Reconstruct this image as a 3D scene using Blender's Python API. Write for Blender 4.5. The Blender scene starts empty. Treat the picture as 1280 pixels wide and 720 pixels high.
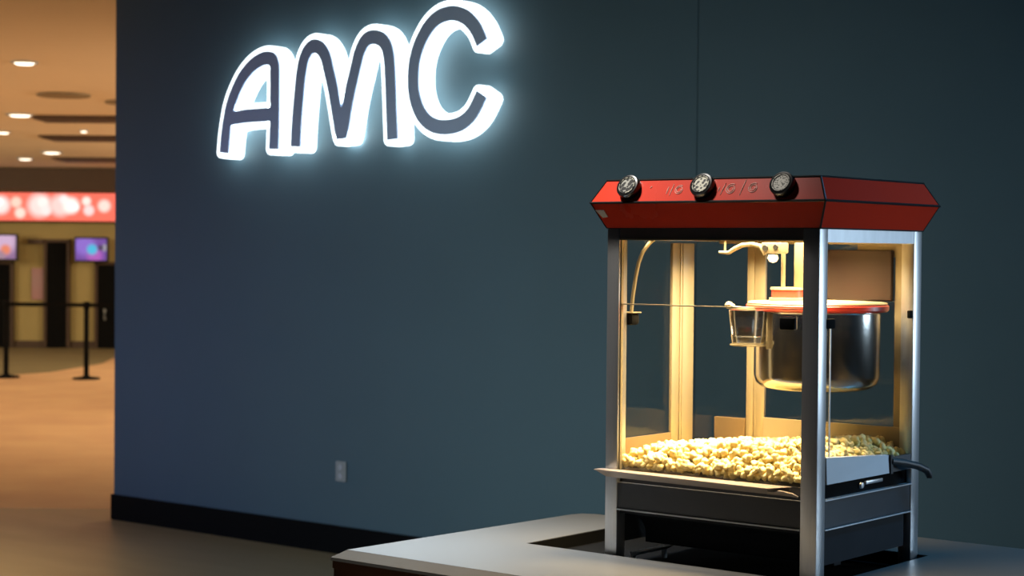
import bpy, bmesh, math, random
from math import sin, cos, pi, radians
from mathutils import Vector, Matrix, noise
random.seed(7)
S = bpy.context.scene
COL = S.collection
R = radians

# ------------------------------------------------------------------ camera
cam = bpy.data.objects.new('camera', bpy.data.cameras.new('camera')); COL.objects.link(cam)
cam.location = (0, 0, 1.68)
cam.rotation_euler = (Matrix.Rotation(R(39), 3, 'Z') @ Matrix.Rotation(R(90 - 1.17), 3, 'X') @ Matrix.Rotation(R(0.5), 3, 'Z')).to_euler()
cam.data.sensor_width = 36.0
cam.data.lens = 2300.0 / 1280.0 * 36.0
cam.data.clip_end = 200
cam.data.dof.use_dof = True
cam.data.dof.focus_distance = 3.95
cam.data.dof.aperture_fstop = 6.3
S.camera = cam

# ------------------------------------------------------------------ view + world
S.view_settings.view_transform = 'Standard'
S.view_settings.look = 'None'
S.view_settings.gamma = 1.0
S.view_settings.exposure = 0.0
S.view_settings.use_curve_mapping = False
S.cycles.max_bounces = 10
S.cycles.transparent_max_bounces = 24
S.cycles.use_denoising = True
S.cycles.sample_clamp_indirect = 4.0
W = bpy.data.worlds.new('world'); S.world = W; W.use_nodes = True
W.node_tree.nodes['Background'].inputs[0].default_value = (0.22, 0.34, 0.5, 1)
W.node_tree.nodes['Background'].inputs[1].default_value = 0.05

TH = R(39)
def H(a, b, z=0.0):
    """lobby frame (a across, b away from the camera) to world"""
    return Vector((a * cos(TH) - b * sin(TH), a * sin(TH) + b * cos(TH), z))

def area(name, loc, target, size, power, color, size_y=None, spread=None):
    l = bpy.data.lights.new(name, 'AREA'); o = bpy.data.objects.new(name, l); COL.objects.link(o)
    l.energy = power; l.color = color; l.size = size
    if size_y: l.shape = 'RECTANGLE'; l.size_y = size_y
    if spread: l.spread = R(spread)
    o.location = loc
    o.rotation_euler = (Vector(target) - Vector(loc)).to_track_quat('-Z', 'Y').to_euler()
    return o
# lobby ceiling lamps, one row left of the frame, one row behind the sign wall
WARM = (1.0, 0.80, 0.55)
area('lobby_lamp', H(-9.5, 17, 3.1), H(-7.5, 18, 0), 3.0, 430, WARM)
area('lobby_lamp', H(-12, 25, 2.9), H(-9, 25, 0), 3.0, 430, WARM)
area('lobby_lamp', H(-0.2, 17, 3.1), H(-3, 18, 0), 3.0, 430, WARM)
area('lobby_lamp', H(-2.0, 25, 2.9), H(-5, 25, 0), 3.0, 430, WARM)
# foyer lamps: cool one right of the counter, front spot, left; fills are added
area('foyer_lamp_right', (1.3, 6.3, 1.9), (-1.84, 3.5, 1.4), 1.1, 12.5, (0.60, 0.80, 1.0), spread=80)
area('foyer_spot_front', (-2.82, 2.76, 3.35), (-2.50, 3.12, 1.2), 0.22, 7.6, (1.0, 0.94, 0.86), spread=50)
area('foyer_fill_counter', (-3.5, 3.05, 3.35), (-2.76, 3.02, 1.02), 0.25, 7.0, (0.68, 0.84, 1.0), spread=32)  # added cool fill, imitates the sign's reflection on the counter's left end
area('foyer_fill_right', (-0.7, 4.7, 3.3), (-1.45, 3.75, 1.02), 0.3, 4.0, (0.12, 0.50, 1.0), spread=50)  # added blue fill to tint the right counter, no known fixture
area('foyer_fill_floor', H(-3.6, 9.0, 3.35), H(-3.8, 9.0, 0), 0.6, 30, (1.0, 0.76, 0.45), spread=70)  # added unseen warm fill to brighten the foreground floor
area('foyer_fill_wall', (-1.6, 4.4, 2.7), (-3.5, 7.2, 1.9), 0.8, 1.6, (0.12, 0.62, 1.0), spread=90)  # added blue wash for the right of the slate wall
area('foyer_fill_middle', (-7.0, 0.3, 2.3), (-5.2, 7.2, 0.45), 1.2, 14, (0.80, 0.97, 1.0), spread=52)  # added unseen fill for the lower middle of the slate wall
area('foyer_lamp_left', (-10.2, 1.8, 1.8), (-8.7, 7.2, 0.7), 0.8, 9, (0.35, 0.5, 1.0), spread=60)

# ------------------------------------------------------------------ materials
def nt(name):
    m = bpy.data.materials.new(name); m.use_nodes = True
    return m, m.node_tree, m.node_tree.nodes['Principled BSDF']
def mat(name, color, rough=0.5, metal=0.0, var=0.08, scale=12.0, stretch=None, bump=0.0, coat=0.0, spec=0.5, color2=None, rvar=0.05):
    m, t, p = nt(name); N = t.nodes; L = t.links
    tc = N.new('ShaderNodeTexCoord'); mp = N.new('ShaderNodeMapping'); nz = N.new('ShaderNodeTexNoise')
    L.new(tc.outputs['Object'], mp.inputs[0]); L.new(mp.outputs[0], nz.inputs['Vector'])
    if stretch: mp.inputs['Scale'].default_value = stretch
    nz.inputs['Scale'].default_value = scale; nz.inputs['Detail'].default_value = 4
    mx = N.new('ShaderNodeMix'); mx.data_type = 'RGBA'
    c2 = color2 or tuple(c * (1 - 2 * var) for c in color)
    c1 = color if color2 else tuple(min(1, c * (1 + var)) for c in color)
    mx.inputs[6].default_value = (*c1, 1); mx.inputs[7].default_value = (*c2, 1)
    L.new(nz.outputs['Fac'], mx.inputs[0]); L.new(mx.outputs[2], p.inputs['Base Color'])
    mr = N.new('ShaderNodeMapRange'); mr.inputs[3].default_value = max(0.02, rough - rvar); mr.inputs[4].default_value = min(1, rough + rvar)
    L.new(nz.outputs['Fac'], mr.inputs[0]); L.new(mr.outputs[0], p.inputs['Roughness'])
    p.inputs['Metallic'].default_value = metal
    p.inputs['Coat Weight'].default_value = coat
    p.inputs['Specular IOR Level'].default_value = spec
    if bump:
        b = N.new('ShaderNodeBump'); b.inputs['Strength'].default_value = bump; b.inputs['Distance'].default_value = 0.002
        L.new(nz.outputs['Fac'], b.inputs['Height']); L.new(b.outputs[0], p.inputs['Normal'])
    return m
def emit(name, color, strength, base=(0.8, 0.8, 0.8)):
    m, t, p = nt(name)
    p.inputs['Base Color'].default_value = (*base, 1)
    p.inputs['Emission Color'].default_value = (*color, 1); p.inputs['Emission Strength'].default_value = strength
    nz = t.nodes.new('ShaderNodeTexNoise'); nz.inputs['Scale'].default_value = 3
    mr = t.nodes.new('ShaderNodeMapRange'); mr.inputs[3].default_value = strength * 0.95; mr.inputs[4].default_value = strength * 1.05
    t.links.new(nz.outputs['Fac'], mr.inputs[0]); t.links.new(mr.outputs[0], p.inputs['Emission Strength'])
    return m
def glass_mat():
    m = bpy.data.materials.new('pane_glass'); m.use_nodes = True; t = m.node_tree; t.nodes.clear()
    o = t.nodes.new('ShaderNodeOutputMaterial'); tr = t.nodes.new('ShaderNodeBsdfTransparent'); g = t.nodes.new('ShaderNodeBsdfGlossy')
    lw = t.nodes.new('ShaderNodeLayerWeight'); lw.inputs[0].default_value = 0.5
    pw = t.nodes.new('ShaderNodeMath'); pw.operation = 'POWER'; pw.inputs[1].default_value = 4.5; t.links.new(lw.outputs['Facing'], pw.inputs[0])
    f = t.nodes.new('ShaderNodeMath'); f.operation = 'MULTIPLY_ADD'; f.inputs[1].default_value = 0.7; f.inputs[2].default_value = 0.03; t.links.new(pw.outputs[0], f.inputs[0])
    mx = t.nodes.new('ShaderNodeMixShader')
    nz = t.nodes.new('ShaderNodeTexNoise'); nz.inputs['Scale'].default_value = 8
    mr = t.nodes.new('ShaderNodeMapRange'); mr.inputs[3].default_value = 0.03; mr.inputs[4].default_value = 0.05
    t.links.new(nz.outputs['Fac'], mr.inputs[0]); t.links.new(mr.outputs[0], g.inputs['Roughness'])
    tr.inputs[0].default_value = (0.955, 0.95, 0.935, 1)
    t.links.new(f.outputs[0], mx.inputs[0]); t.links.new(tr.outputs[0], mx.inputs[1]); t.links.new(g.outputs[0], mx.inputs[2])
    t.links.new(mx.outputs[0], o.inputs[0])
    return m
M = {}
M['wall'] = mat('slate_wall_paint', (0.090, 0.152, 0.182), 0.55, var=0.03, scale=2, spec=0.3)
M['groove'] = mat('wall_joint_dark', (0.015, 0.02, 0.025), 0.8)
M['base'] = mat('black_skirting', (0.003, 0.0035, 0.0035), 0.6, spec=0.08)
M['tile'] = mat('grey_brown_floor', (0.30, 0.24, 0.14), 0.4, var=0.1, scale=1.2, stretch=(1, 4, 1))
M['carpet'] = mat('tan_carpet', (0.62, 0.42, 0.22), 0.95, scale=1.4, bump=0.2, color2=(0.44, 0.26, 0.15), spec=0.1)
M['floor2'] = mat('olive_floor', (0.20, 0.17, 0.09), 0.95, var=0.1, scale=2, spec=0.1)
M['ceil'] = mat('warm_ceiling_paint', (0.74, 0.64, 0.50), 0.9, var=0.02, scale=1)
M['ceilf'] = mat('foyer_ceiling_paint', (0.10, 0.11, 0.12), 0.9, var=0.02, scale=1)
M['tan'] = mat('tan_lobby_wall', (0.36, 0.285, 0.11), 0.8, var=0.08, scale=1.5)
M['darkbrown'] = mat('dark_brown_fascia', (0.055, 0.028, 0.012), 0.6)
M['black'] = mat('matte_black', (0.010, 0.010, 0.011), 0.5)
M['rubber'] = mat('black_rubber', (0.005, 0.005, 0.005), 0.85, spec=0.06)
M['blackgloss'] = mat('gloss_black', (0.012, 0.012, 0.014), 0.25)
M['steel'] = mat('brushed_steel', (0.60, 0.60, 0.60), 0.36, metal=0.9, var=0.06, scale=30, stretch=(8, 8, 0.6))
M['rail'] = mat('brushed_rail', (0.58, 0.60, 0.62), 0.38, metal=0.7, var=0.12, scale=14, stretch=(3, 3, 0.8))
M['darkrail'] = mat('dark_rail', (0.12, 0.10, 0.10), 0.55, metal=0.2)
M['chrome'] = mat('polished_kettle_steel', (0.80, 0.79, 0.78), 0.17, metal=1.0, var=0.04, scale=10, stretch=(1, 1, .3))
M['basemetal'] = mat('charcoal_metal', (0.075, 0.075, 0.078), 0.42, metal=0.4, var=0.05)
M['skirt'] = mat('near_black_metal', (0.012, 0.014, 0.017), 0.65, metal=0.0, spec=0.12)
M['sidep'] = mat('side_panel_metal', (0.035, 0.038, 0.043), 0.42, metal=0.3, spec=0.4)
M['lip'] = mat('bronze_lip', (0.42, 0.34, 0.27), 0.4, metal=0.5)
M['red'] = mat('red_enamel', (0.74, 0.045, 0.018), 0.26, var=0.05, scale=5, coat=0.25)
M['redband'] = mat('red_kettle_rim', (0.60, 0.05, 0.03), 0.3, var=0.1)
M['redmark'] = mat('pale_red_print', (1.0, 0.62, 0.52), 0.5)
M['trim'] = mat('black_trim', (0.008, 0.009, 0.010), 0.35)
M['cream'] = mat('cream_rim', (0.33, 0.28, 0.18), 0.3, metal=0.4)
M['tag'] = mat('beige_sticker', (0.95, 0.85, 0.78), 0.6, var=0.2, scale=120)
M['popcorn'] = mat('popped_corn', (1.0, 0.93, 0.62), 0.75, scale=55, color2=(1.0, 0.72, 0.16), bump=0.3, spec=0.2)
M['inner'] = mat('inner_panel_steel', (0.30, 0.25, 0.16), 0.42, metal=0.4, var=0.1, scale=6)
M['lowpan'] = mat('low_panel_steel', (0.22, 0.15, 0.08), 0.4, metal=0.5, var=0.15, scale=5)
M['copper'] = mat('brown_motor_cover', (0.045, 0.030, 0.027), 0.3, metal=0.4, var=0.25, scale=5)
M['grey'] = mat('grey_tray', (0.50, 0.52, 0.54), 0.5, metal=0.2, var=0.03)
M['counter'] = mat('polished_counter', (0.115, 0.111, 0.105), 0.29, var=0.03, scale=2, spec=0.9, rvar=0.0)
M['edge'] = mat('counter_edge', (0.050, 0.042, 0.033), 0.85, spec=0.05)
M['wood'] = mat('dark_walnut', (0.30, 0.13, 0.065), 0.5, scale=4, stretch=(1, 1, 8), var=0.2)
M['glass'] = glass_mat()
M['face'] = mat('slate_letter_face', (0.60, 0.74, 1.0), 0.6, var=0.02)
M['glow'] = emit('white_led_glow', (0.82, 0.95, 1.0), 3.6)
M['white'] = mat('white_plastic', (0.36, 0.38, 0.37), 0.5)
M['pale'] = mat('pale_metal', (0.85, 0.85, 0.83), 0.5)
M['downlight'] = emit('warm_downlight', (1.0, 0.88, 0.70), 3.0)
M['speaker'] = mat('ceiling_speaker_grille', (0.24, 0.18, 0.10), 0.8)
M['poster'] = mat('grey_pink_poster', (0.30, 0.25, 0.26), 0.6, scale=3, color2=(0.42, 0.16, 0.16))
M['bulb'] = emit('amber_bulb', (1.0, 0.62, 0.25), 4.0)

def blob_emit(name, base, blobs, strength, scale=0):
    """screen / backlit print: a base colour with soft round patches in the panel's own x-z coordinates"""
    m = bpy.data.materials.new(name); m.use_nodes = True; t = m.node_tree; N = t.nodes; L = t.links
    p = N['Principled BSDF']; p.inputs['Base Color'].default_value = (0.02, 0.02, 0.02, 1)
    tc = N.new('ShaderNodeTexCoord'); prev = None
    for (x, z, r, col) in blobs:
        vs = N.new('ShaderNodeVectorMath'); vs.operation = 'DISTANCE'
        mp = N.new('ShaderNodeMapping'); mp.inputs['Scale'].default_value = (1, 0, 1)
        L.new(tc.outputs['Object'], mp.inputs[0]); L.new(mp.outputs[0], vs.inputs[0]); vs.inputs[1].default_value = (x, 0, z)
        mr = N.new('ShaderNodeMapRange'); mr.inputs[1].default_value = r; mr.inputs[2].default_value = r * 0.5
        L.new(vs.outputs['Value'], mr.inputs[0])
        mx = N.new('ShaderNodeMix'); mx.data_type = 'RGBA'; L.new(mr.outputs[0], mx.inputs[0])
        if prev: L.new(prev, mx.inputs[6])
        else: mx.inputs[6].default_value = (*base, 1)
        mx.inputs[7].default_value = (*col, 1); prev = mx.outputs[2]
    L.new(prev, p.inputs['Emission Color']); p.inputs['Emission Strength'].default_value = strength
    return m

# ------------------------------------------------------------------ mesh helpers
class MB:
    def __init__(s): s.bm = bmesh.new()
    def box(s, x0, x1, y0, y1, z0, z1, bev=0.0, mtx=None):
        r = bmesh.ops.create_cube(s.bm, size=1.0); vs = r['verts']
        for v in vs:
            v.co = Vector(((x0 + x1) / 2 + v.co.x * (x1 - x0), (y0 + y1) / 2 + v.co.y * (y1 - y0), (z0 + z1) / 2 + v.co.z * (z1 - z0)))
            if mtx: v.co = mtx @ v.co
        if bev:
            es = list({e for v in vs for e in v.link_edges})
            bmesh.ops.bevel(s.bm, geom=es, offset=bev, segments=2, affect='EDGES', profile=0.5)
        return s
    def hbox(s, a0, a1, b0, b1, z0, z1, bev=0.0):   # box in the lobby frame
        return s.box(a0, a1, b0, b1, z0, z1, bev, Matrix.Rotation(TH, 4, 'Z'))
    def tube(s, pts, r, n=10, caps=True):
        pts = [Vector(p) for p in pts]; rings = []
        up = Vector((0, 0, 1))
        for i, p in enumerate(pts):
            t = (pts[min(i + 1, len(pts) - 1)] - pts[max(i - 1, 0)]).normalized()
            u = t.cross(up)
            if u.length < 0.05: u = t.cross(Vector((0, 1, 0)))
            u.normalize(); v = t.cross(u).normalized()
            rr = r[i] if isinstance(r, (list, tuple)) else r
            rings.append([s.bm.verts.new(p + (u * cos(2 * pi * k / n) + v * sin(2 * pi * k / n)) * rr) for k in range(n)])
        for a, b in zip(rings, rings[1:]):
            for k in range(n): s.bm.faces.new((a[k], a[(k + 1) % n], b[(k + 1) % n], b[k]))
        if caps: s.bm.faces.new(rings[0][::-1]); s.bm.faces.new(rings[-1])
        return s
    def lathe(s, prof, loc=(0, 0, 0), n=40, mtx=None, sx=1, sy=1):
        """prof: (r,z) list"""
        rings = []; loc = Vector(loc)
        def put(v):
            if mtx: v = mtx @ v
            return s.bm.verts.new(v + loc)
        for (r, z) in prof:
            if r < 1e-6: rings.append([put(Vector((0, 0, z)))])
            else: rings.append([put(Vector((r * cos(2 * pi * k / n) * sx, r * sin(2 * pi * k / n) * sy, z))) for k in range(n)])
        for a, b in zip(rings, rings[1:]):
            for k in range(n):
                k2 = (k + 1) % n
                if len(a) == 1 and len(b) == 1: continue
                if len(a) == 1: s.bm.faces.new((a[0], b[k], b[k2]))
                elif len(b) == 1: s.bm.faces.new((a[k], b[0], a[k2]))
                else: s.bm.faces.new((a[k], b[k], b[k2], a[k2]))
        return s
    def prism(s, pts2, z0, z1):
        lo = [s.bm.verts.new((x, y, z0)) for x, y in pts2]; hi = [s.bm.verts.new((x, y, z1)) for x, y in pts2]
        n = len(lo)
        for k in range(n): s.bm.faces.new((lo[k], lo[(k + 1) % n], hi[(k + 1) % n], hi[k]))
        s.bm.faces.new(lo[::-1]); s.bm.faces.new(hi)
        return s
    def hexa(s, lo, hi):
        """8 corners: 4 low, 4 high (any quad loop)"""
        lo = [s.bm.verts.new(p) for p in lo]; hi = [s.bm.verts.new(p) for p in hi]
        for k in range(4): s.bm.faces.new((lo[k], lo[(k + 1) % 4], hi[(k + 1) % 4], hi[k]))
        s.bm.faces.new(lo[::-1]); s.bm.faces.new(hi)
        return s
    def build(s, name, material, parent=None, smooth=False, origin=None):
        bmesh.ops.recalc_face_normals(s.bm, faces=s.bm.faces)
        me = bpy.data.meshes.new(name)
        off = None
        if origin is not None:
            off = Vector(origin)
            for v in s.bm.verts: v.co -= off
        s.bm.to_mesh(me); s.bm.free()
        me.materials.append(material)
        if smooth:
            me.polygons.foreach_set('use_smooth', [True] * len(me.polygons))
            try: me.set_sharp_from_angle(angle=R(40))
            except Exception: pass
        o = bpy.data.objects.new(name, me); COL.objects.link(o)
        if off is not None: o.location = off
        if parent is not None:
            o.parent = parent
            base = Vector((0, 0, 0)); q = parent
            while q is not None: base += q.location; q = q.parent
            o.location = o.location - base
        return o
def thing(name, label, cat, loc=(0, 0, 0), group=None):
    o = bpy.data.objects.new(name, None); COL.objects.link(o); o.location = loc; o.empty_display_size = 0.05
    o['label'] = label; o['category'] = cat
    if group: o['group'] = group
    return o
def tag(o, label, cat, group=None, kind=None):
    o['label'] = label; o['category'] = cat
    if group: o['group'] = group
    if kind: o['kind'] = kind
    return o
def struct(o, label=None):
    o['kind'] = 'structure'
    if label: o['label'] = label
    return o

# ------------------------------------------------------------------ the setting
YW = 7.265; XW = -9.03; XJ = -4.773
CH = 3.43
# foyer floor meets the lobby carpet at b = 11.77
b = MB(); b.hbox(-16, 12, -7, 11.77, -0.1, 0.0); struct(b.build('floor', M['tile']), 'grey-brown polished floor of the foyer')
b = MB(); b.hbox(-20, 12, 11.77, 31, -0.1, 0.0); struct(b.build('floor', M['carpet']), 'tan patterned lobby carpet')
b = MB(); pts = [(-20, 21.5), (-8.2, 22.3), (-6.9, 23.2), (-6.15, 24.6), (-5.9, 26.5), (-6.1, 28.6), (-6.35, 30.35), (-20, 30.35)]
b.prism([tuple(H(x, y)[:2]) for x, y in pts], 0.0, 0.006); struct(b.build('floor', M['floor2']), 'darker olive floor area before the far lobby doors')  # thin slab, darker olive than the carpet around it
# wall with the illuminated letters
b = MB(); b.box(XW, XJ - 0.002, YW, YW + 0.3, 0, CH); b.box(XJ + 0.002, 4.0, YW, YW + 0.3, 0, CH); b.box(XJ - 0.002, XJ + 0.002, YW + 0.012, YW + 0.3, 0, CH)
struct(b.build('wall_back', M['wall']), 'dark slate blue wall behind the counter')
b = MB(); b.box(XW - 0.012, 4.0, YW - 0.014, YW, 0.0, 0.155); b.box(XW - 0.014, XW, YW - 0.014, YW + 0.3, 0.0, 0.155)
struct(b.build('baseboard_back', M['base']), 'black baseboard along the slate wall')
# ceilings
b = MB(); b.hbox(-16, 12, -7, 11.0, CH, CH + 0.1); struct(b.build('ceiling', M['ceilf']), 'foyer ceiling')
z11 = 3.5 - 0.0246 * 3; z31 = 3.5 - 0.0246 * 23
b = MB(); b.hexa([H(-20, 11, z11), H(12, 11, z11), H(12, 31, z31), H(-20, 31, z31)], [H(-20, 11, z11 + .1), H(12, 11, z11 + .1), H(12, 31, z31 + .1), H(-20, 31, z31 + .1)])
struct(b.build('ceiling', M['ceil']), 'warm lit lobby ceiling')
def zc(bb): return 3.5 - 0.0246 * (bb - 8)
# far lobby wall, fascia
b = MB(); b.hbox(-20, 6, 30.4, 30.6, 0, 3.0); struct(b.build('wall_far', M['tan']), 'tan far wall of the lobby')
b = MB(); b.hbox(-20.2, -20, 11, 30.6, 0, 3.6); struct(b.build('wall_left', M['tan']), 'left wall of the lobby')
b = MB(); b.hbox(-20, 6, 29.95, 30.4, 2.60, 2.95); struct(b.build('trim_1', M['darkbrown']), 'dark brown fascia over the menu board')
b = MB(); b.hbox(-20, 6, 30.36, 30.4, 0, 0.12); struct(b.build('baseboard_far', M['darkbrown']))
def door(n, a0, a1, z1, lab):
    d = bpy.data.objects.new(n, None); COL.objects.link(d); d.location = H((a0 + a1) / 2, 30.38, 0); struct(d, lab)
    b = MB(); b.hbox(a0 + .05, a1 - .05, 30.33, 30.39, 0.0, z1 - 0.05, 0.004); b.build('door_leaf', M['rubber'], d)
    b = MB(); b.hbox(a0, a0 + .05, 30.31, 30.4, 0.0, z1); b.hbox(a1 - .05, a1, 30.31, 30.4, 0.0, z1); b.hbox(a0, a1, 30.31, 30.4, z1 - .05, z1)
    b.build('door_frame', M['darkbrown'], d)
    return d
door('door_1', -7.72, -7.29, 1.80, 'narrow dark door in the far lobby wall')
door('door_2', -9.1, -8.22, 1.43, 'dark door below the left screen')
d3 = door('door_3', -6.88, -5.9, 1.43, 'dark door below the right screen')
b = MB(); b.tube([H(-6.70, 30.28, .49), H(-6.70, 30.26, .50), H(-6.70, 30.26, .63), H(-6.70, 30.28, .64)], 0.022); b.build('door_handle', M['white'], d3, True)
b = MB(); b.hbox(-7.98, -7.72, 30.30, 30.4, 1.72, 1.80); struct(b.build('trim_2', M['darkbrown']), 'dark lintel beside the narrow door')

# menu board, backlit
mb = thing('menu_board', 'long red backlit menu board high on the far lobby wall', 'menu board', H(-8, 30.2, 2.077))
rnd = random.Random(3)
blobs = [(-7.99 + 8 - 0 + dx, z, r, c) for dx, z, r, c in []]
blobs = []
for (px, pz, pr, c) in [(6, .5, 10, (1, .75, .72)), (4, .6, 5, (1, .95, .93)), (25, .6, 6, (1, .62, .5)), (30, .25, 6, (1, .7, .6)), (54, .5, 13, (1, .70, .66)),
                        (58, .6, 6, (1, .85, .8)), (62, .35, 6, (1, .78, .75)), (80, .5, 12, (1, .62, .58)), (84, .7, 5, (1, .8, .8)), (93, .5, 9, (1, .9, .85)), (98, .45, 4, (1, .98, .95)), (112, .65, 5, (1, .8, .72)), (115, .35, 6, (1, .68, .66)), (134, .5, 7, (1, .70, .62))]:
    a = -8.464 + px * (1.852 / 140.0)
    blobs.append((a + 8, pz * 0.5, pr * 0.0190, c))
m_menu = blob_emit('red_menu_lightbox', (1.0, 0.15, 0.10), blobs, 1.15)
def hpanel(name, material, parent, a0, a1, b0, b1, z0, z1, org):
    """panel whose own axes follow the lobby frame"""
    bb = MB(); bb.box(a0 - org[0], a1 - org[0], b0 - org[1], b1 - org[1], z0 - org[2], z1 - org[2], 0.003)
    o = bb.build(name, material); o.parent = parent; o.rotation_euler = (0, 0, TH)
    o.location = H(*org) - parent.location
    return o
hpanel('menu_panel', m_menu, mb, -12.5, -4.2, 30.16, 30.22, 2.10, 2.555, (-8, 30.2, 2.10))
b = MB(); b.hbox(-12.55, -4.15, 30.2, 30.39, 2.077, 2.578, 0.005); b.build('light_box', M['darkbrown'], mb)

def screen(a0, a1, z0, z1, label, material):
    o = thing('wall_screen', label, 'screen', H((a0 + a1) / 2, 30.1, z0), 'screens on the far lobby wall')
    b = MB(); b.hbox(a0, a1, 30.06, 30.12, z0, z1, 0.01); b.build('screen_housing', M['black'], o)
    hpanel('display', material, o, a0 + .03, a1 - .03, 30.045, 30.065, z0 + .03, z1 - .03, ((a0 + a1) / 2, 30.05, (z0 + z1) / 2))
    b = MB(); b.hbox((a0 + a1) / 2 - .1, (a0 + a1) / 2 + .1, 30.12, 30.39, (z0 + z1) / 2 - .08, (z0 + z1) / 2 + .08); b.build('wall_bracket', M['black'], o)
screen(-8.75, -8.08, 1.44, 1.88, 'wall screen left of the narrow dark door with pink and orange picture',
       blob_emit('pink_display', (.26, .14, .30), [(.12, .10, .26, (.62, .42, .62)), (.14, -.04, .11, (.80, .22, .12)), (.05, -.15, .12, (.35, .22, .3))], 1.0))
screen(-7.16, -6.60, 1.43, 1.84, 'wall screen right of the narrow dark door with purple picture and cyan spot',
       blob_emit('purple_display', (.16, .06, .36), [(-.1, .07, .22, (.26, .14, .62)), (.06, -.1, .16, (.42, .10, .50)), (.02, .0, .11, (.05, .50, .75)), (.22, .03, .07, (.35, .33, .4)), (.16, .03, .06, (.05, .03, .1))], 1.0))
b = MB(); b.hbox(-7.93, -7.73, 30.36, 30.395, 0.80, 1.32, 0.005); tag(b.build('wall_poster', M['poster']), 'small grey and pink poster left of the narrow dark lobby door', 'poster')

# lobby ceiling fittings
def downlight(a, bb, r, label):
    z = zc(bb); o = thing('ceiling_light', label, 'ceiling light', H(a, bb, z - .002), 'lobby ceiling downlights')
    q = MB(); q.lathe([(r * .82, -.012), (r * 1.0, -.016), (r * 1.12, -.004), (r * 1.12, .0)], H(a, bb, z), 24); q.build('light_trim', M['white'], o, True)
    q = MB(); q.lathe([(0, -.03), (r * .6, -.026), (r * .84, -.010)], H(a, bb, z), 24); q.build('light_lens', M['downlight'], o, True)
downlight(-4.30, 16.2, .11, 'rectangular looking downlight nearest the top of the photo')
downlight(-5.62, 21.0, .15, 'large bright downlight left of the longest dark ceiling slot')
downlight(-6.66, 26.6, .15, 'bright downlight just left of the lowest ceiling slot')
downlight(-7.39, 27.9, .12, 'dim downlight close above the dark brown fascia')
downlight(-6.45, 23.3, .09, 'small faint downlight at the very left edge')
downlight(-5.36, 23.0, .05, 'tiny faint downlight between the upper two ceiling slots')
def speaker_disc(a, bb, r, label):
    z = zc(bb); o = thing('ceiling_speaker', label, 'ceiling speaker', H(a, bb, z), 'round ceiling speakers')
    q = MB(); q.lathe([(0, -.022), (r * .9, -.02), (r * .92, -.002)], H(a, bb, z), 32); q.build('speaker_grille', M['speaker'], o, True)
    q = MB(); q.lathe([(r * .9, -.01), (r * .93, -.024), (r, -.02), (r, .0)], H(a, bb, z), 32); q.build('speaker_ring', M['speaker'], o, True)
speaker_disc(-4.60, 18.85, .27, 'round brown ceiling speaker above the longest dark slot')
speaker_disc(-4.10, 19.5, .22, 'round ceiling speaker half hidden by the slate wall')
def slot(a0, bb, w, label):
    z = zc(bb); o = thing('ceiling_slot', label, 'ceiling slot', H(a0, bb, z), 'dark linear slots in the lobby ceiling')
    q = MB(); q.hbox(a0, -1.0, bb - w, bb + w, z - .035, z + .005, 0.01); q.build('slot_opening', M['darkbrown'], o)
    q = MB(); q.hbox(a0 - .03, -.97, bb - w - .03, bb - w, z - .02, z + .01); q.hbox(a0 - .03, -.97, bb + w, bb + w + .03, z - .03, z + .01); q.build('slot_frame', M['darkbrown'], o)
slot(-5.50, 21.4, .33, 'longest and nearest dark ceiling slot')
slot(-6.08, 24.1, .36, 'middle dark ceiling slot between two others')
slot(-6.88, 28.0, .38, 'shortest dark ceiling slot close to the brown fascia')

# stanchions
def stanchion(a, bb, label, belts):
    o = thing('stanchion', label, 'stanchion', H(a, bb, 0), 'belt stanchions in the lobby')
    q = MB(); q.lathe([(0, .002), (.17, .002), (.175, .012), (.16, .022), (.06, .035), (.04, .05)], H(a, bb, 0), 32); q.build('stanchion_base', M['rubber'], o, True)
    q = MB(); q.lathe([(.033, .03), (.033, .90)], H(a, bb, 0), 20); q.build('post', M['rubber'], o, True)
    q = MB(); q.lathe([(.033, .89), (.042, .90), (.042, .975), (.036, .985), (0, .987)], H(a, bb, 0), 20); q.build('belt_cassette', M['rubber'], o, True)
    for (a1, b1) in belts:
        q = MB(); p0 = H(a, bb); p1 = H(a1, b1); d = (p1 - p0).normalized(); n = Vector((-d.y, d.x, 0)) * .002; p0 = p0 + d * .043; p1 = p1 - d * .043
        z0 = Vector((0, 0, .915)); z1 = Vector((0, 0, .965))
        q.hexa([p0 - n + z0, p1 - n + z0, p1 + n + z0, p0 + n + z0], [p0 - n + z1, p1 - n + z1, p1 + n + z1, p0 + n + z1]); q.build('belt', M['rubber'], o)
stanchion(-6.446, 23.45, 'black belt stanchion at the left edge of the photo', [(-5.388, 23.3)])
stanchion(-5.388, 23.3, 'black belt stanchion nearer the slate wall', [(-4.25, 23.15)])
stanchion(-7.6, 23.6, 'black belt stanchion beyond the left edge of the photo', [(-6.446, 23.45)])

# wall outlet
o = thing('wall_outlet', 'small grey-white outlet plate low on the slate wall', 'outlet', (-7.078, YW, .4))
b = MB(); b.box(-7.118, -7.038, YW - .008, YW, .40, .512, .004); b.build('cover_plate', M['white'], o)
for z in (.432, .480):
    b = MB(); b.lathe([(0, .004), (.016, .004), (.017, 0)], (-7.078, YW - .008, z), 20, Matrix.Rotation(R(90), 3, 'X')); b.build('socket', M['grey'], o, True)

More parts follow.
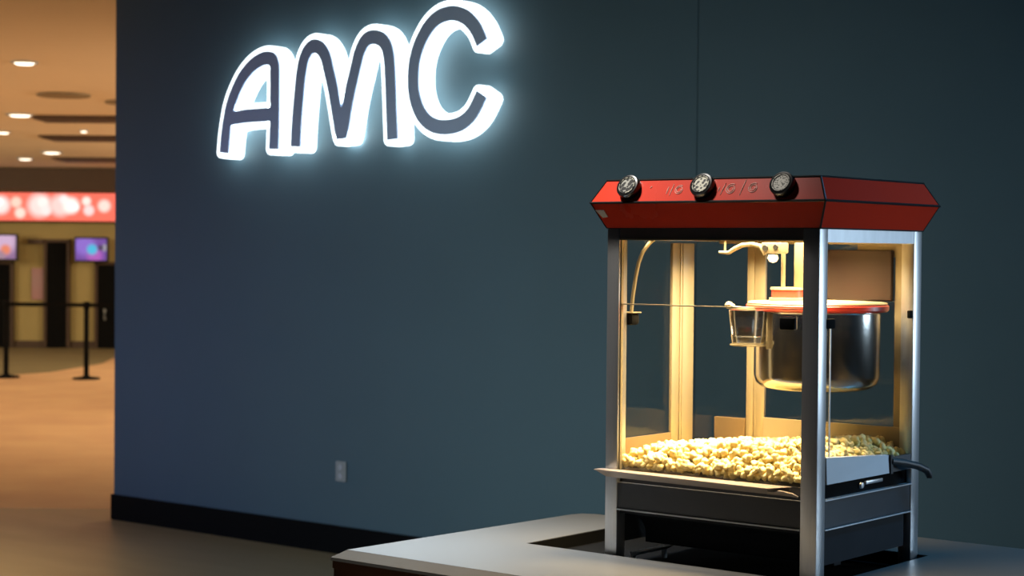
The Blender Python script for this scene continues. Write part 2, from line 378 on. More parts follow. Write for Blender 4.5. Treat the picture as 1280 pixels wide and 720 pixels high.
# ------------------------------------------------------------------ illuminated letters
LP = {'A1': [(-7.919, 2.225), (-7.909, 2.31), (-7.895, 2.388), (-7.871, 2.48), (-7.834, 2.556), (-7.776, 2.638), (-7.707, 2.698), (-7.639, 2.732), (-7.579, 2.744), (-7.528, 2.735), (-7.508, 2.698), (-7.505, 2.645), (-7.504, 2.506), (-7.505, 2.367), (-7.51, 2.235)],
      'A2': [(-7.887, 2.412), (-7.791, 2.424), (-7.647, 2.428), (-7.506, 2.428)],
      'M': [(-7.337, 2.244), (-7.33, 2.361), (-7.316, 2.498), (-7.298, 2.634), (-7.275, 2.722), (-7.237, 2.773), (-7.194, 2.788), (-7.148, 2.771), (-7.11, 2.726), (-7.086, 2.657), (-7.055, 2.56), (-7.029, 2.458), (-6.998, 2.322), (-6.985, 2.287), (-6.981, 2.287), (-6.961, 2.361), (-6.945, 2.441), (-6.914, 2.553), (-6.882, 2.652), (-6.853, 2.737), (-6.809, 2.794), (-6.753, 2.808), (-6.691, 2.789), (-6.654, 2.745), (-6.637, 2.678), (-6.627, 2.559), (-6.619, 2.414), (-6.61, 2.262)],
      'C': [(-6.001, 2.732), (-6.042, 2.805), (-6.101, 2.86), (-6.16, 2.886), (-6.219, 2.894), (-6.296, 2.879), (-6.364, 2.832), (-6.421, 2.756), (-6.455, 2.674), (-6.466, 2.59), (-6.46, 2.498), (-6.428, 2.413), (-6.376, 2.352), (-6.307, 2.319), (-6.23, 2.311), (-6.154, 2.321), (-6.095, 2.348), (-6.049, 2.39), (-6.0, 2.467)]}
def smooth_path(p, step=4):
    P = [Vector(q) for q in p]; out = []
    for i in range(len(P) - 1):
        p0 = P[max(i - 1, 0)]; p1 = P[i]; p2 = P[i + 1]; p3 = P[min(i + 2, len(P) - 1)]
        for k in range(step):
            t = k / step
            out.append(0.5 * ((2 * p1) + (p2 - p0) * t + (2 * p0 - 5 * p1 + 4 * p2 - p3) * t * t + (3 * p1 - p0 - 3 * p2 + p3) * t ** 3))
    out.append(P[-1]); return out
def ribbon(mb, path, w, y0, y1, ext=0.0, rnd=False):
    P = smooth_path(path) if len(path) > 2 else [Vector(q) for q in path]
    n = len(P); Lf, Rt = [], []
    for i, p in enumerate(P):
        t = (P[min(i + 1, n - 1)] - P[max(i - 1, 0)]).normalized(); nn = Vector((-t.y, t.x))
        q = p.copy()
        Lf.append(q + nn * w); Rt.append(q - nn * w)
    t0 = (P[0] - P[1]).normalized(); t1 = (P[-1] - P[-2]).normalized()
    def cap(p, t, from_v, to_v):
        """rounded-rectangle end going from from_v side to to_v side"""
        nn = (from_v - p).normalized(); rr = min(ext, w * .8) if rnd else 0
        pts = []
        if ext <= 0: return pts
        for k in range(5):
            a = k / 4 * pi / 2
            pts.append(p + nn * (w - rr + rr * cos(a)) + t * (ext - rr + rr * sin(a)))
        for k in range(4, -1, -1):
            a = k / 4 * pi / 2
            pts.append(p - nn * (w - rr + rr * cos(a)) + t * (ext - rr + rr * sin(a)))
        return pts
    # strips as quads
    bm = mb.bm
    def vert(q, y): return bm.verts.new((q.x, y, q.y))
    F = [(vert(a, y0), vert(b_, y0)) for a, b_ in zip(Lf, Rt)]; B = [(vert(a, y1), vert(b_, y1)) for a, b_ in zip(Lf, Rt)]
    for i in range(n - 1):
        bm.faces.new((F[i][0], F[i + 1][0], F[i + 1][1], F[i][1])); bm.faces.new((B[i][0], B[i][1], B[i + 1][1], B[i + 1][0]))
        bm.faces.new((F[i][0], B[i][0], B[i + 1][0], F[i + 1][0])); bm.faces.new((F[i][1], F[i + 1][1], B[i + 1][1], B[i][1]))
    for (idx, p, t) in ((0, P[0], t0), (n - 1, P[-1], t1)):
        c = cap(p, t, Lf[idx], Rt[idx])
        if not c:
            bm.faces.new((F[idx][0], F[idx][1], B[idx][1], B[idx][0])); continue
        cf = [F[idx][0]] + [vert(q, y0) for q in c[1:-1]] + [F[idx][1]]
        cb = [B[idx][0]] + [vert(q, y1) for q in c[1:-1]] + [B[idx][1]]
        bm.faces.new(cf); bm.faces.new(cb[::-1])
        for k in range(len(cf) - 1): bm.faces.new((cf[k], cf[k + 1], cb[k + 1], cb[k]))
def letter(paths, label, base):
    o = thing('illuminated_letter', label, 'sign letter', base, 'illuminated letters of the wall sign')
    b = MB()
    for p in paths: ribbon(b, p, .040 + .028, 7.160, YW - .022, .032, True)
    b.build('glowing_body', M['glow'], o)
    b = MB()
    for i, p in enumerate(paths): ribbon(b, p, .040, 7.148 - .0005 * i, 7.159, .004)
    b.build('letter_face', M['face'], o)
    for p in paths:
        for q in ((p[1], p[-2]) if len(p) > 2 else ()):
            b = MB(); b.tube([(q[0], YW - .021, q[1]), (q[0], YW - .001, q[1])], .008, 8); b.build('standoff', M['black'], o)
letter([LP['A1'], LP['A2']], 'illuminated letter A with slate face and white glowing rim', (-7.7, YW, 2.2))
letter([LP['M'][:14], LP['M'][14:], [(-7.002, 2.311), (-6.964, 2.311)]], 'illuminated letter M with slate face between the A and the C', (-7.0, YW, 2.2))
letter([LP['C']], 'illuminated letter C with slate face, highest of the sign letters', (-6.25, YW, 2.3))

# ------------------------------------------------------------------ counter
CT = 1.02
RX0, RX1, RY0, RY1 = -2.575, -1.815, 3.238, 3.70   # recess
def countertop():
    bm = bmesh.new()
    # outline (outer), counter-clockwise, rounded back-left corner
    out = [(-2.812, 2.906), (0.6, 2.906), (0.6, 3.925), (-2.36, 3.925)]
    back = [(-2.50, 3.80), (-2.60, 3.745), (-2.68, 3.722), (-2.735, 3.716), (-2.765, 3.70), (-2.775, 3.67)]
    out += back
    hole = [(RX0, RY0), (RX1, RY0), (RX1, RY1), (RX0, RY1)]
    vo = [bm.verts.new((x, y, CT)) for x, y in out]; vh = [bm.verts.new((x, y, CT)) for x, y in hole]
    es = [bm.edges.new((vo[i], vo[(i + 1) % len(vo)])) for i in range(len(vo))] + [bm.edges.new((vh[i], vh[(i + 1) % 4])) for i in range(4)]
    bmesh.ops.triangle_fill(bm, use_beauty=True, edges=es)
    # outer sides: chamfered front, straight elsewhere
    lo1 = [bm.verts.new((x, y, CT - .004)) for x, y in out]; lo2 = [bm.verts.new((x, y, CT - .035)) for x, y in out]
    for v in (0, 1):
        lo1[v].co.y -= .0; lo2[v].co.y -= .0; lo2[v].co.z = CT - .030
    n = len(out)
    for i in range(n):
        j = (i + 1) % n
        bm.faces.new((vo[i], vo[j], lo1[j], lo1[i])); bm.faces.new((lo1[i], lo1[j], lo2[j], lo2[i]))
    d = [bm.verts.new((x, y, CT - .035)) for x, y in hole]
    for i in range(4): bm.faces.new((vh[i], vh[(i + 1) % 4], d[(i + 1) % 4], d[i]))
    q = MB(); q.bm.free(); q.bm = bm
    return q
ct = thing('countertop', 'polished grey countertop with a dark recess under the popcorn machine', 'countertop', (-2.8, 2.9, CT - .04))
q = countertop(); q.build('counter_slab', M['counter'], ct)
b = MB()   # recess lining
b.box(RX0 + .001, RX1 - .001, RY0 + .001, RY1 - .001, .9855, .992)
b.box(RX0 + .0005, RX0 + .004, RY0 + .001, RY1 - .001, .99, CT - .001); b.box(RX1 - .004, RX1 - .0005, RY0 + .001, RY1 - .001, .99, CT - .001)
b.box(RX0 + .001, RX1 - .001, RY0 + .0005, RY0 + .004, .99, CT - .001); b.box(RX0 + .001, RX1 - .001, RY1 - .004, RY1 - .0005, .99, CT - .001)
b.build('recess_lining', M['rubber'], ct)
b = MB(); b.hexa([(-2.816, 2.858, 1.002), (.6, 2.858, 1.002), (.6, 2.9055, 1.002), (-2.812, 2.9055, 1.002)], [(-2.816, 2.859, 1.0085), (.6, 2.859, 1.0085), (.6, 2.9055, 1.0197), (-2.812, 2.9055, 1.0197)])
b.build('front_edge', M['edge'], ct)
cb = thing('counter_cabinet', 'dark walnut counter base under the countertop', 'counter', (-2.8, 2.9, 0))
b = MB(); b.box(-2.812, 0.58, 2.864, 3.66, .10, .984); b.build('cabinet_body', M['wood'], cb)
b = MB(); b.box(-2.813, 0.58, 2.861, 2.900, .985, 1.0015); b.build('apron', M['wood'], cb)
b = MB(); b.box(-2.74, 0.54, 2.93, 3.64, 0.0, .10); b.build('toe_kick', M['black'], cb)
for k in range(4):
    x0 = -2.78 + k * .84
    b = MB(); b.box(x0, x0 + .83, 2.858, 2.864, .13, .93, .002); b.build('door_panel', M['wood'], cb)

# ------------------------------------------------------------------ popcorn machine
X0, X1, Y0, Y1 = -2.366, -1.841, 3.251, 3.70
ZB, ZF, ZT = .992, 1.205, 1.73
pm = thing('popcorn_machine', 'red-topped glass popcorn machine with steel posts standing on the grey counter', 'popcorn machine', ((X0 + X1) / 2, (Y0 + Y1) / 2, ZB))
def post(x0, x1, y0, y1, lab=None):
    b = MB(); b.box(x0, x1, y0, y1, ZB + .004, ZT, .0022); p = b.build('corner_post', M['steel'], pm, True)
    b = MB(); b.box(x0 + .002, x1 - .002, y0 + .002, y1 - .002, ZB, ZB + .004); b.build('foot', M['rubber'], p)
post(X0, -2.334, Y0, 3.283); post(-1.879, X1, Y0, 3.286); post(-1.872, X1, 3.664, Y1)
# left side divider post and rear post, both facing into the case
def stile(bx, name='inner_post'):
    b = MB()
    for a in bx: b.box(*a, .0015)
    return b.build(name, M['inner'], pm, True)
stile([(X0 + .004, X0 + .012, 3.489, 3.518, ZF, ZT - .03), (X0 + .002, X0 + .009, 3.516, 3.524, ZF, ZT - .03), (X0 + .004, X0 + .012, 3.522, 3.578, ZF, ZT - .03), (X0 + .012, X0 + .0135, 3.528, 3.531, ZF, ZT - .03)])
stile([(-2.276, -2.257, 3.683, 3.692, ZF, ZT - .03), (-2.258, -2.248, 3.686, 3.692, ZF, ZT - .03), (-2.249, -2.227, 3.683, 3.692, ZF, ZT - .03)])
# case floor and base
b = MB(); b.box(X0 + .004, X1 - .026, Y0 + .012, Y1 - .004, 1.186, 1.204); b.build('case_floor', M['basemetal'], pm)
b = MB(); b.box(X0 + .012, X1 - .026, Y0 + .012, Y1 - .012, 1.118, 1.186); b.build('inner_base', M['black'], pm)
b = MB(); b.box(-2.334, -1.879, Y0 + .003, Y0 + .012, 1.121, 1.178, .001); b.build('front_panel', M['basemetal'], pm)
b = MB(); b.box(-2.334, -1.879, Y0 - .001, Y0 + .012, 1.1175, 1.1205); b.build('front_flange', M['grey'], pm)
b = MB(); b.box(X1 - .012, X1 - .003, 3.286, 3.664, 1.121, 1.1775, .001); b.build('side_panel', M['sidep'], pm)
for z in (1.1175, 1.1775):
    b = MB(); b.box(X1 - .012, X1 + .001, 3.286, 3.664, z, z + .0025); b.build('side_flange', M['rail'], pm)
b = MB(); b.box(X1 - .024, X1 - .012, 3.286, 3.664, 1.180, 1.209); b.build('drawer_slot', M['rubber'], pm)
b = MB(); b.box(X0 + .003, X0 + .010, 3.283, Y1 - .004, 1.04, 1.186); b.build('side_panel', M['basemetal'], pm)
b = MB(); b.box(X0 + .034, X1 - .014, Y1 - .03, Y1 - .004, 1.04, 1.186); b.build('rear_panel', M['basemetal'], pm)
# recessed lower skirt, curved front
b = MB()
N8 = 8
pr = [(3.262, 1.1175)] + [(3.262 + .10 * sin(k / N8 * pi / 2), 1.110 - .055 * (1 - cos(k / N8 * pi / 2))) for k in range(N8 + 1)] + [(3.362, 1.035), (3.39, 1.035), (3.39, 1.1175)]
lo = [b.bm.verts.new((-2.334, y, z)) for y, z in pr]; hi = [b.bm.verts.new((X1 - .020, y, z)) for y, z in pr]
for k in range(len(pr)): b.bm.faces.new((lo[k], lo[(k + 1) % len(pr)], hi[(k + 1) % len(pr)], hi[k]))
b.bm.faces.new(lo[::-1]); b.bm.faces.new(hi)
b.build('lower_front_skirt', M['skirt'], pm, True)
b = MB(); b.box(X1 - .016, X1 - .008, 3.286, 3.645, 1.045, 1.1175); b.build('lower_side_skirt', M['skirt'], pm)
b = MB(); b.hexa([(-2.330, 3.30, 1.012), (-2.322, 3.30, 1.012), (-2.322, 3.43, 1.012), (-2.330, 3.43, 1.012)], [(-2.332, 3.30, 1.02), (-2.300, 3.30, 1.024), (-2.300, 3.43, 1.024), (-2.332, 3.43, 1.02)])
b.box(-2.33, -2.322, 3.30, 3.31, ZB, 1.012); b.box(-2.33, -2.322, 3.42, 3.43, ZB, 1.012); b.build('support_rail', M['pale'], pm)
# front lip
b = MB(); b.hexa([(-2.372, 3.218, 1.2045), (-1.935, 3.218, 1.2005), (-1.905, 3.249, 1.2005), (-2.345, 3.249, 1.1925)], [(-2.372, 3.217, 1.2065), (-1.935, 3.217, 1.2025), (-1.895, 3.249, 1.206), (-2.372, 3.249, 1.206)])
b.hexa([(-2.352, 3.236, 1.190), (-1.935, 3.236, 1.188), (-1.905, 3.249, 1.188), (-2.345, 3.249, 1.190)], [(-2.370, 3.218, 1.205), (-1.932, 3.218, 1.201), (-1.90, 3.249, 1.2), (-2.370, 3.249, 1.2)])
b.tube([(-1.94, 3.226, 1.196), (-1.915, 3.236, 1.194), (-1.895, 3.247, 1.190), (-1.883, 3.250, 1.186)], [.007, .006, .004, .002], 10)
b.build('front_lip', M['lip'], pm)
# glass
def pane(*a):
    b = MB(); b.box(*a); return b.build('glass_pane', M['glass'], pm)
p1 = pane(-2.334, -1.879, Y0 + .008, Y0 + .011, ZF, 1.5645); p2 = pane(-2.334, -1.879, Y0 + .012, Y0 + .015, 1.5655, 1.707)
p3 = pane(X1 - .011, X1 - .008, 3.286, 3.664, ZF + .006, 1.70); p4 = pane(X0 + .0, X0 + .003, 3.283, 3.694, ZF, 1.707); p5 = pane(X0 + .003, -1.874, 3.694, 3.697, ZF, 1.707)
b = MB(); b.box(-2.334, -1.879, Y0 + .006, Y0 + .016, 1.5645, 1.5668); b.build('pane_edge_strip', M['cream'], pm)
b = MB(); b.box(-1.8815, -1.8795, Y0 + .006, Y0 + .014, ZF, 1.5645); b.build('pane_edge_strip', M['cream'], pm)
b = MB(); b.box(-2.3335, -2.3315, Y0 + .006, Y0 + .014, ZF, 1.705); b.build('pane_edge_strip', M['cream'], pm)
# upper rails
b = MB(); b.box(-2.334, -1.879, Y0 + .002, Y0 + .022, 1.7075, ZT); b.build('front_rail', M['darkrail'], pm)
b = MB(); b.box(-2.334, -1.879, Y0 + .001, Y0 + .022, 1.7045, 1.7075); b.build('rail_bead', M['cream'], pm)
b = MB(); b.box(X1 - .014, X1 - .001, 3.286, 3.664, 1.702, ZT); b.build('side_rail', M['rail'], pm)
b = MB(); b.box(X0 + .002, X0 + .014, 3.283, 3.69, 1.705, ZT); b.build('side_rail', M['rail'], pm)
b = MB(); b.box(X0 + .014, X1 - .03, 3.68, 3.692, 1.700, ZT); b.build('rear_rail', M['inner'], pm)
# rear frame seen lit through the side pane
b = MB(); b.box(-1.897, -1.873, 3.684, 3.692, ZF, 1.700, .001); b.box(-1.991, -1.897, 3.685, 3.692, 1.672, 1.700, .001); b.build('rear_door_frame', M['inner'], pm)
b = MB(); b.box(-2.226, -1.873, 3.678, 3.684, ZF, 1.298, .001); b.build('rear_low_panel', M['inner'], pm)
b = MB(); b.box(-2.36, -2.276, 3.678, 3.690, ZF, 1.292, .001); b.build('rear_low_panel', M['lowpan'], pm)
b = MB(); b.box(X0 + .006, X0 + .012, 3.285, 3.488, ZF, 1.268, .001); b.build('side_low_panel', M['lowpan'], pm)
b = MB(); b.box(-2.115, -1.899, 3.672, 3.684, 1.575, 1.688, .003); b.build('motor_cover', M['copper'], pm)
# tray panel on the right side, bracket and lever
b = MB(); b.hexa([(X1 - .008, 3.287, 1.2115), (X1 + .003, 3.287, 1.2115), (X1 + .003, 3.556, 1.2115), (X1 - .008, 3.556, 1.2115)], [(X1 - .008, 3.287, 1.267), (X1 + .001, 3.287, 1.266), (X1 + .001, 3.556, 1.250), (X1 - .008, 3.556, 1.251)])
b.build('side_tray', M['grey'], pm)
b = MB(); b.box(X1 - .008, X1 + .006, 3.557, 3.568, 1.209, 1.250, .001); tb = b.build('lever_bracket', M['black'], pm)
b = MB(); b.tube([(X1 + .001, 3.565, 1.236), (X1 + .012, 3.600, 1.231), (X1 + .022, 3.645, 1.2215), (X1 + .030, 3.675, 1.210), (X1 + .033, 3.684, 1.198), (X1 + .033, 3.684, 1.192)], [.0085, .0085, .0082, .008, .0075, .006], 12)
b.build('lever_handle', M['black'], pm, True)
b = MB(); b.box(X1 - .008, X1 - .001, 3.568, 3.662, 1.2115, 1.244); b.build('side_tray_end', M['basemetal'], pm)
b = MB(); b.lathe([(0, .006), (.006, .005), (.007, 0)], (X1 - .011, 3.455, 1.194), 16, Matrix.Rotation(R(90), 3, 'Y')); b.box(X1 - .012, X1 - .006, 3.47, 3.545, 1.194, 1.202, .002, ); b.build('drawer_latch', M['rail'], pm, True)
# pane latches
b = MB(); b.box(-1.930, -1.897, Y0 - .004, Y0 + .008, 1.524, 1.548, .003); lt = b.build('pane_latch', M['rubber'], pm, True)
b = MB(); b.box(-1.932, -1.894, Y0 + .003, Y0 + .007, 1.522, 1.551, .003); b.build('latch_plate', M['chrome'], lt)
b = MB(); b.box(X1 - .008, X1 + .002, 3.282, 3.316, 1.527, 1.547, .002); b.build('pane_latch', M['rubber'], pm, True)
b = MB(); b.box(X1 - .008, X1 + .001, 3.648, 3.660, 1.540, 1.557, .002); b.build('hinge', M['rubber'], pm, True)
b = MB(); b.box(X1 - .0085, X1 - .006, 3.310, 3.313, ZF + .06, 1.527); b.build('pane_edge_strip', M['rail'], pm)
# left bracket and curved cord
b = MB(); b.box(-2.362, -2.322, 3.285, 3.315, 1.519, 1.545, .006); br = b.build('light_bracket', M['rubber'], pm, True)
b = MB(); b.box(-2.362, -2.319, 3.283, 3.317, 1.545, 1.5475, .001); b.build('bracket_cap', M['cream'], br)
b = MB(); b.tube([Vector((x, y, z)) for x, y, z in [(-2.335, 3.30, 1.546), (-2.331, 3.30, 1.585), (-2.324, 3.30, 1.625), (-2.317, 3.30, 1.655), (-2.307, 3.302, 1.680), (-2.293, 3.306, 1.698), (-2.28, 3.31, 1.71)]], .0042, 10); b.build('curved_cord', M['cream'], pm, True)

# kettle
KX, KY = -2.003, 3.530
kt = MB()
kt.lathe([(0, 1.383), (.10, 1.384), (.120, 1.389), (.131, 1.399), (.1355, 1.414), (.1355, 1.550), (.140, 1.553), (.140, 1.556)], (KX, KY, 0), 64)
kettle = kt.build('kettle', M['chrome'], pm, True)
b = MB(); b.lathe([(.132, 1.553), (.150, 1.554), (.1535, 1.558), (.1535, 1.567), (.149, 1.5705), (.132, 1.5705)], (KX, KY, 0), 64); b.build('kettle_rim', M['redband'], kettle, True)
b = MB(); b.lathe([(0, 1.577), (.09, 1.5765), (.148, 1.574), (.151, 1.5712), (.148, 1.5695), (0, 1.5695)], (KX, KY, 0), 64); b.build('kettle_lid', M['cream'], kettle, True)
b = MB(); b.lathe([(.034, 1.577), (.034, 1.600)], (-2.055, 3.49, 0), 32); b.build('lid_hub', M['redband'], kettle, True)
b = MB(); b.lathe([(0, 1.605), (.036, 1.605), (.037, 1.600), (.034, 1.599)], (-2.055, 3.49, 0), 32); b.lathe([(.034, 1.576), (.039, 1.577), (.039, 1.582), (.034, 1.583)], (-2.055, 3.49, 0), 32); b.build('hub_cap', M['cream'], kettle, True)
b = MB(); b.tube([(-2.0655, 3.49, 1.60), (-2.0655, 3.49, 1.703)], .0048, 12); b.build('stirrer_shaft', M['cream'], kettle, True)
b = MB(); b.box(-2.046, -2.018, 3.50, 3.535, 1.60, 1.703, .004); b.build('kettle_hanger', M['inner'], kettle, True)
# measuring cup hanging from the rim
CX, CY = -2.095, 3.405
b = MB(); b.lathe([(.0, 1.479), (.036, 1.479), (.0395, 1.483), (.041, 1.497), (.0425, 1.500), (.041, 1.503), (.047, 1.556), (.044, 1.556), (.038, 1.50), (0, 1.488)], (CX, CY, 0), 40); cup = b.build('kettle_spout', M['chrome'], kettle, True)
b = MB(); b.lathe([(.040, 1.479), (.0435, 1.480), (.0435, 1.4825), (.040, 1.483)], (CX, CY, 0), 40); b.build('spout_ring', M['cream'], cup, True)
b = MB(); b.box(CX + .046, CX + .050, CY - .012, CY + .012, 1.474, 1.556, .001); b.build('spout_bracket', M['inner'], kettle, True)
b = MB()
for dx, dy, dz, r in [(-.050, -.01, 1.566, .008), (-.042, -.016, 1.5665, .007), (-.034, -.018, 1.564, .006)]: b.lathe([(0, r), (r * .7, r * .7), (r, 0), (r * .7, -r * .7), (0, -r)], (CX + dx, CY + dy, dz), 12)
b.tube([(CX - .052, CY - .012, 1.562), (CX - .02, CY - .01, 1.559), (CX + .05, CY, 1.558)], .004, 8)
b.build('rim_clamp', M['cream'], kettle, True)
# lamp fitting under the roof
b = MB(); b.tube([(-2.205, 3.45, 1.680), (-2.18, 3.45, 1.679), (-2.165, 3.45, 1.688), (-2.145, 3.45, 1.696), (-2.12, 3.45, 1.698), (-2.100, 3.45, 1.694), (-2.092, 3.45, 1.684), (-2.088, 3.45, 1.676)], [.003, .0045, .005, .005, .005, .005, .005, .004], 10); b.tube([(-2.190, 3.45, 1.705), (-2.190, 3.45, 1.678)], .0025, 8); b.build('wiring_arm', M['inner'], pm, True)
b = MB(); b.box(-2.090, -2.040, 3.435, 3.470, 1.678, 1.703, .004); lb = b.build('lamp_socket', M['inner'], pm, True)
b = MB(); b.lathe([(0, .003), (.0065, .003), (.0075, 0)], (-2.078, 3.435, 1.690), 16, Matrix.Rotation(R(90), 3, 'X')); b.lathe([(0, .003), (.0055, .003), (.006, 0)], (-2.052, 3.435, 1.692), 16, Matrix.Rotation(R(90), 3, 'X')); b.build('socket_hole', M['black'], lb, True)
b = MB(); b.lathe([(0, -.014), (.008, -.011), (.012, -.004), (.010, .003), (0, .004)], (-2.066, 3.447, 1.672), 16); b.build('lamp_bulb', M['bulb'], lb, True)
area('case_lamp', (-2.10, 3.46, 1.702), (-2.10, 3.46, 1.0), 0.40, 25, (1.0, .76, .42), .34, 115)

# canopy
e = .026
def rect(z, g): return [(X0 - .002 - g, Y0 - g, z), (X1 + .001 + g, Y0 - g, z), (X1 + .001 + g, Y1 + .002 + g, z), (X0 - .002 - g, Y1 + .002 + g, z)]
b = MB()
lv = [rect(ZT, 0), rect(1.785, e), rect(1.834, 0)]
vv = [[b.bm.verts.new(p) for p in r] for r in lv]
for a_, c_ in zip(vv, vv[1:]):
    for k in range(4): b.bm.faces.new((a_[k], a_[(k + 1) % 4], c_[(k + 1) % 4], c_[k]))
b.bm.faces.new(vv[0][::-1]); b.bm.faces.new(vv[2])
canopy = b.build('canopy', M['red'], pm)
b = MB()
def bar(p, q, r): b.tube([p, q], r, 8)
for k in range(4):
    bar(lv[1][k], lv[1][(k + 1) % 4], .0027); bar(lv[2][k], lv[2][(k + 1) % 4], .0022)
    bar(lv[0][k], lv[1][k], .0022 if k == 1 else .0012); bar(lv[1][k], lv[2][k], .0024 if k == 1 else .0014)
bar(lv[0][1], lv[0][2], .0016); bar(lv[0][0], lv[0][1], .0008)
b.build('canopy_trim', M['trim'], canopy, True)
# dials on the upper front slope
nrm = Vector((0, -.049, .026)).normalized(); upv = Vector((0, .026, .049)).normalized(); xv = Vector((1, 0, 0))
FM = Matrix((xv, upv, nrm)).transposed()
def onface(x, t, h=0): return Vector((x, Y0 - e + e * t, 1.785 + .049 * t)) + nrm * h
def dial_mat(name, ca, cb_, sc, th):
    m, t_, p = nt(name); tc = t_.nodes.new('ShaderNodeTexCoord'); v = t_.nodes.new('ShaderNodeTexVoronoi'); v.inputs['Scale'].default_value = sc
    cr = t_.nodes.new('ShaderNodeValToRGB'); cr.color_ramp.elements[0].position = th; cr.color_ramp.elements[1].position = th + .12
    cr.color_ramp.elements[0].color = (*ca, 1); cr.color_ramp.elements[1].color = (*cb_, 1)
    t_.links.new(tc.outputs['Object'], v.inputs['Vector']); t_.links.new(v.outputs['Distance'], cr.inputs[0]); t_.links.new(cr.outputs[0], p.inputs['Base Color'])
    p.inputs['Roughness'].default_value = .4; p.inputs['Metallic'].default_value = .3
    return m
dm1 = dial_mat('dark_speckled_dial', (.015, .015, .015), (.30, .30, .27), 130, .55)
dm2 = dial_mat('mixed_speckled_dial', (.02, .02, .02), (.42, .41, .33), 140, .42)
dm3 = dial_mat('grey_mesh_dial', (.05, .05, .045), (.36, .35, .31), 230, .34)
for (x, m, lab) in ((-2.298, dm1, 'black dial with dark speckled face'), (-2.110, dm2, 'black dial with mixed speckled face'), (-1.918, dm3, 'black dial with grey mesh face')):
    c = onface(x, .60)
    b = MB(); b.lathe([(.0235, -.008), (.0268, .0), (.0268, .012), (.0258, .0155), (.022, .0165), (.0205, .0150), (0, .0150)], c, 40, FM); k = b.build('dial', M['trim'], canopy, True); k['label'] = lab
    b = MB(); b.lathe([(0, .0158), (.0165, .0158), (.017, .0150)], c, 32, FM); b.build('dial_face', m, k, True, origin=c)
    b = MB(); b.lathe([(.0175, .0150), (.0180, .0172), (.0198, .0172), (.0203, .0155)], c, 40, FM); b.build('dial_ring', dm2 if m is not dm3 else dm3, k, True, origin=c)
# pale printed marks on the red slope: slanted strokes and spirals
def stroke(x, t0, t1, lean, r=.0010): b = MB(); b.tube([onface(x - lean, t0, .0006), onface(x, (t0 + t1) / 2, .0006), onface(x + lean, t1, .0006)], [r * .5, r, r * .6], 6); b.build('printed_stroke', M['redmark'], canopy, True)
def spiral(x, tc_, r0, turns=1.9, r=.0009):
    pts = []
    for k in range(30):
        a = k / 29 * turns * 2 * pi + 1.0; rr = r0 * (1 - .62 * k / 29)
        pts.append(onface(x, tc_, .0006) + xv * cos(a) * rr + upv * sin(a) * rr)
    b = MB(); b.tube(pts, r, 6); b.build('printed_spiral', M['redmark'], canopy, True)
stroke(-2.200, .35, .68, .001); stroke(-2.190, .28, .78, .002); spiral(-2.171, .52, .0115, r=.0007)
stroke(-2.062, .28, .78, .003); spiral(-2.043, .52, .0125); stroke(-2.072, .42, .62, .001)
stroke(-2.015, .25, .92, .003); spiral(-1.990, .55, .0120); stroke(-2.245, .62, .70, .002)

def onlow(x, t, h=0): return Vector((x, Y0 - e * t, ZT + .055 * t)) + Vector((0, -.055, -.026)).normalized() * h
b = MB(); b.hexa([onlow(-2.385, .72, .0), onlow(-2.363, .72, .0), onlow(-2.356, .45, .0), onlow(-2.370, .42, .0)], [onlow(-2.385, .72, .0012), onlow(-2.363, .72, .0012), onlow(-2.356, .45, .0012), onlow(-2.370, .42, .0012)]); b.build('rating_sticker', M['tag'], canopy)
b = MB(); b.box(X0 + .012, X1 - .012, Y0 + .022, Y1 - .012, 1.708, ZT - .001); b.build('roof_plate', M['inner'], pm)

# ------------------------------------------------------------------ popcorn
def lobed(seed, sub):
    rr = random.Random(seed); bm = bmesh.new(); bmesh.ops.create_icosphere(bm, subdivisions=sub, radius=1.0)
    n = rr.randint(8, 12); lobes = []
    for i in range(n):
        d = Vector((rr.gauss(0, 1), rr.gauss(0, 1), rr.gauss(0, 1))).normalized(); r = rr.uniform(.24, .42)
        lobes.append((d * rr.uniform(.45, .64), r))
    lobes.append((Vector((0, 0, 0)), .42))
    for v in bm.verts:
        u = v.co.normalized(); best = .3
        for c, r in lobes:
            q = u.dot(c); disc = q * q - (c.length_squared - r * r)
            if disc >= 0: best = max(best, q + math.sqrt(disc))
        v.co = u * best * (1 + .05 * noise.noise(u * 4 + Vector((seed, 0, 0))))
    return bm
def variants(sub, k):
    out = []
    for i in range(k):
        bm = lobed(100 + i, sub); me = bpy.data.meshes.new('popcorn'); bm.to_mesh(me); bm.free(); me.materials.append(M['popcorn'])
        me.polygons.foreach_set('use_smooth', [True] * len(me.polygons)); out.append(me)
    return out
hi_v = variants(3, 9)
PR = .0134   # half size of one piece
def heap(x, y):
    full = 1.254 + (x + 2.3) / .39 * .034
    full -= max(0, (y - 3.40)) * .06
    full -= .034 * max(0, min(1, (-2.300 - x) / .05))
    full -= .030 * max(0, min(1, (x + 1.905) / .04)) * (1 if y > 3.30 else .6)
    front = 1.222 + (y - 3.262) * .85
    full += .006 * noise.noise(Vector((x * 22, y * 22, 1)))
    return min(full, front) - .006
slots = []
gx, gy = .0172, .0150
row = 0; y = 3.276
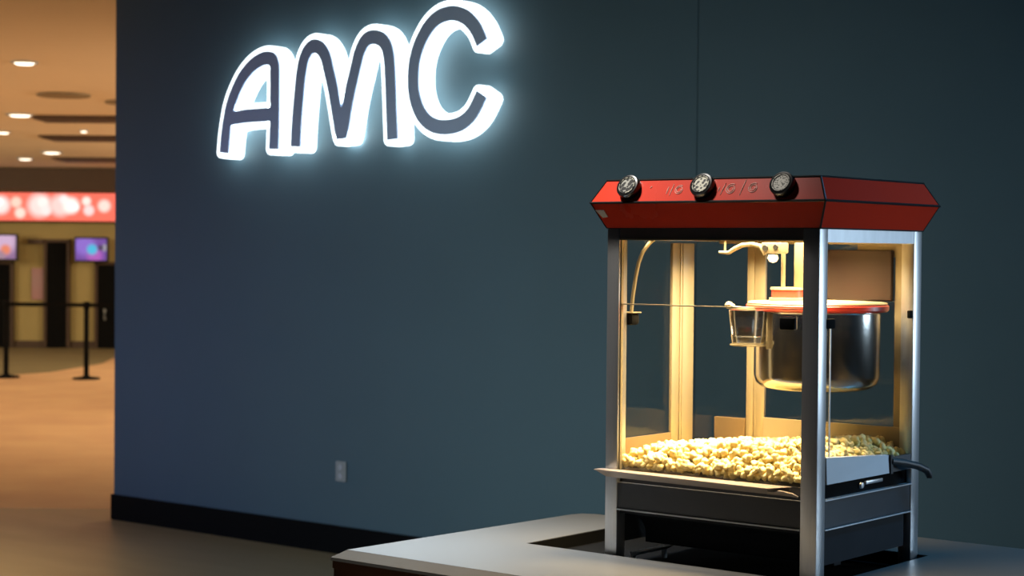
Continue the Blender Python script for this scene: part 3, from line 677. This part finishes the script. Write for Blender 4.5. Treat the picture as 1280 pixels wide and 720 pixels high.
while y < 3.676:
    x = -2.345 + (gx / 2 if row % 2 else 0)
    while x < -1.858:
        px = x + random.uniform(-.004, .004); py = y + random.uniform(-.003, .003)
        pz = heap(px, py) + random.uniform(-.0035, .0045)
        slots.append((px, py, pz)); x += gx
    y += gy; row += 1
camp = Vector(cam.location)
slots.sort(key=lambda p: p[1] + .35 * (-1.85 - p[0]) * 0 - .0 * p[2])
first = slots[:300]; rest = slots[300:]
for i, (px, py, pz) in enumerate(first):
    o = bpy.data.objects.new('popcorn_piece', hi_v[i % 9]); COL.objects.link(o)
    s = PR * random.uniform(.85, 1.12); o.scale = (s, s, s); o.rotation_euler = (random.uniform(0, 6.28), random.uniform(0, 6.28), random.uniform(0, 6.28))
    o.location = (px, max(py, 3.262 + s * .95), pz)
    tag(o, 'yellow popped corn in the heap behind the glass of the popcorn machine', 'popcorn', 'popped corn in the machine')
lo_b = [lobed(100 + i, 2) for i in range(5)]
tot = bmesh.new()
def add_piece(px, py, pz, s, src):
    mtx = Matrix.Translation((px, py, pz)) @ Matrix.Rotation(random.uniform(0, 6.28), 4, 'Z') @ Matrix.Rotation(random.uniform(0, 6.28), 4, 'X') @ Matrix.Scale(s, 4)
    vm = [tot.verts.new(mtx @ v.co) for v in src.verts]
    for f in src.faces: tot.faces.new([vm[v.index] for v in f.verts])
for sb in lo_b: sb.verts.ensure_lookup_table(); sb.verts.index_update()
for (px, py, pz) in rest: add_piece(px, py, pz, PR * random.uniform(.85, 1.12), random.choice(lo_b))
for (px, py, pz) in slots:      # the layer beneath
    if pz - .018 > 1.212: add_piece(px + random.uniform(-.008, .008), max(py + .004, 3.276), pz - .016, PR, random.choice(lo_b))
x = -2.345
while x < -1.86:                # bottom row against the front glass
    add_piece(x, 3.276, 1.2175, PR * .9, random.choice(lo_b)); x += .016
me = bpy.data.meshes.new('popcorn_heap'); tot.to_mesh(me); tot.free(); me.materials.append(M['popcorn']); me.polygons.foreach_set('use_smooth', [True] * len(me.polygons))
o = bpy.data.objects.new('popcorn_heap', me); COL.objects.link(o)
tag(o, 'rest of the heap of popcorn at the back of the glass case', 'popcorn', None, 'stuff')
for sb in lo_b: sb.free()
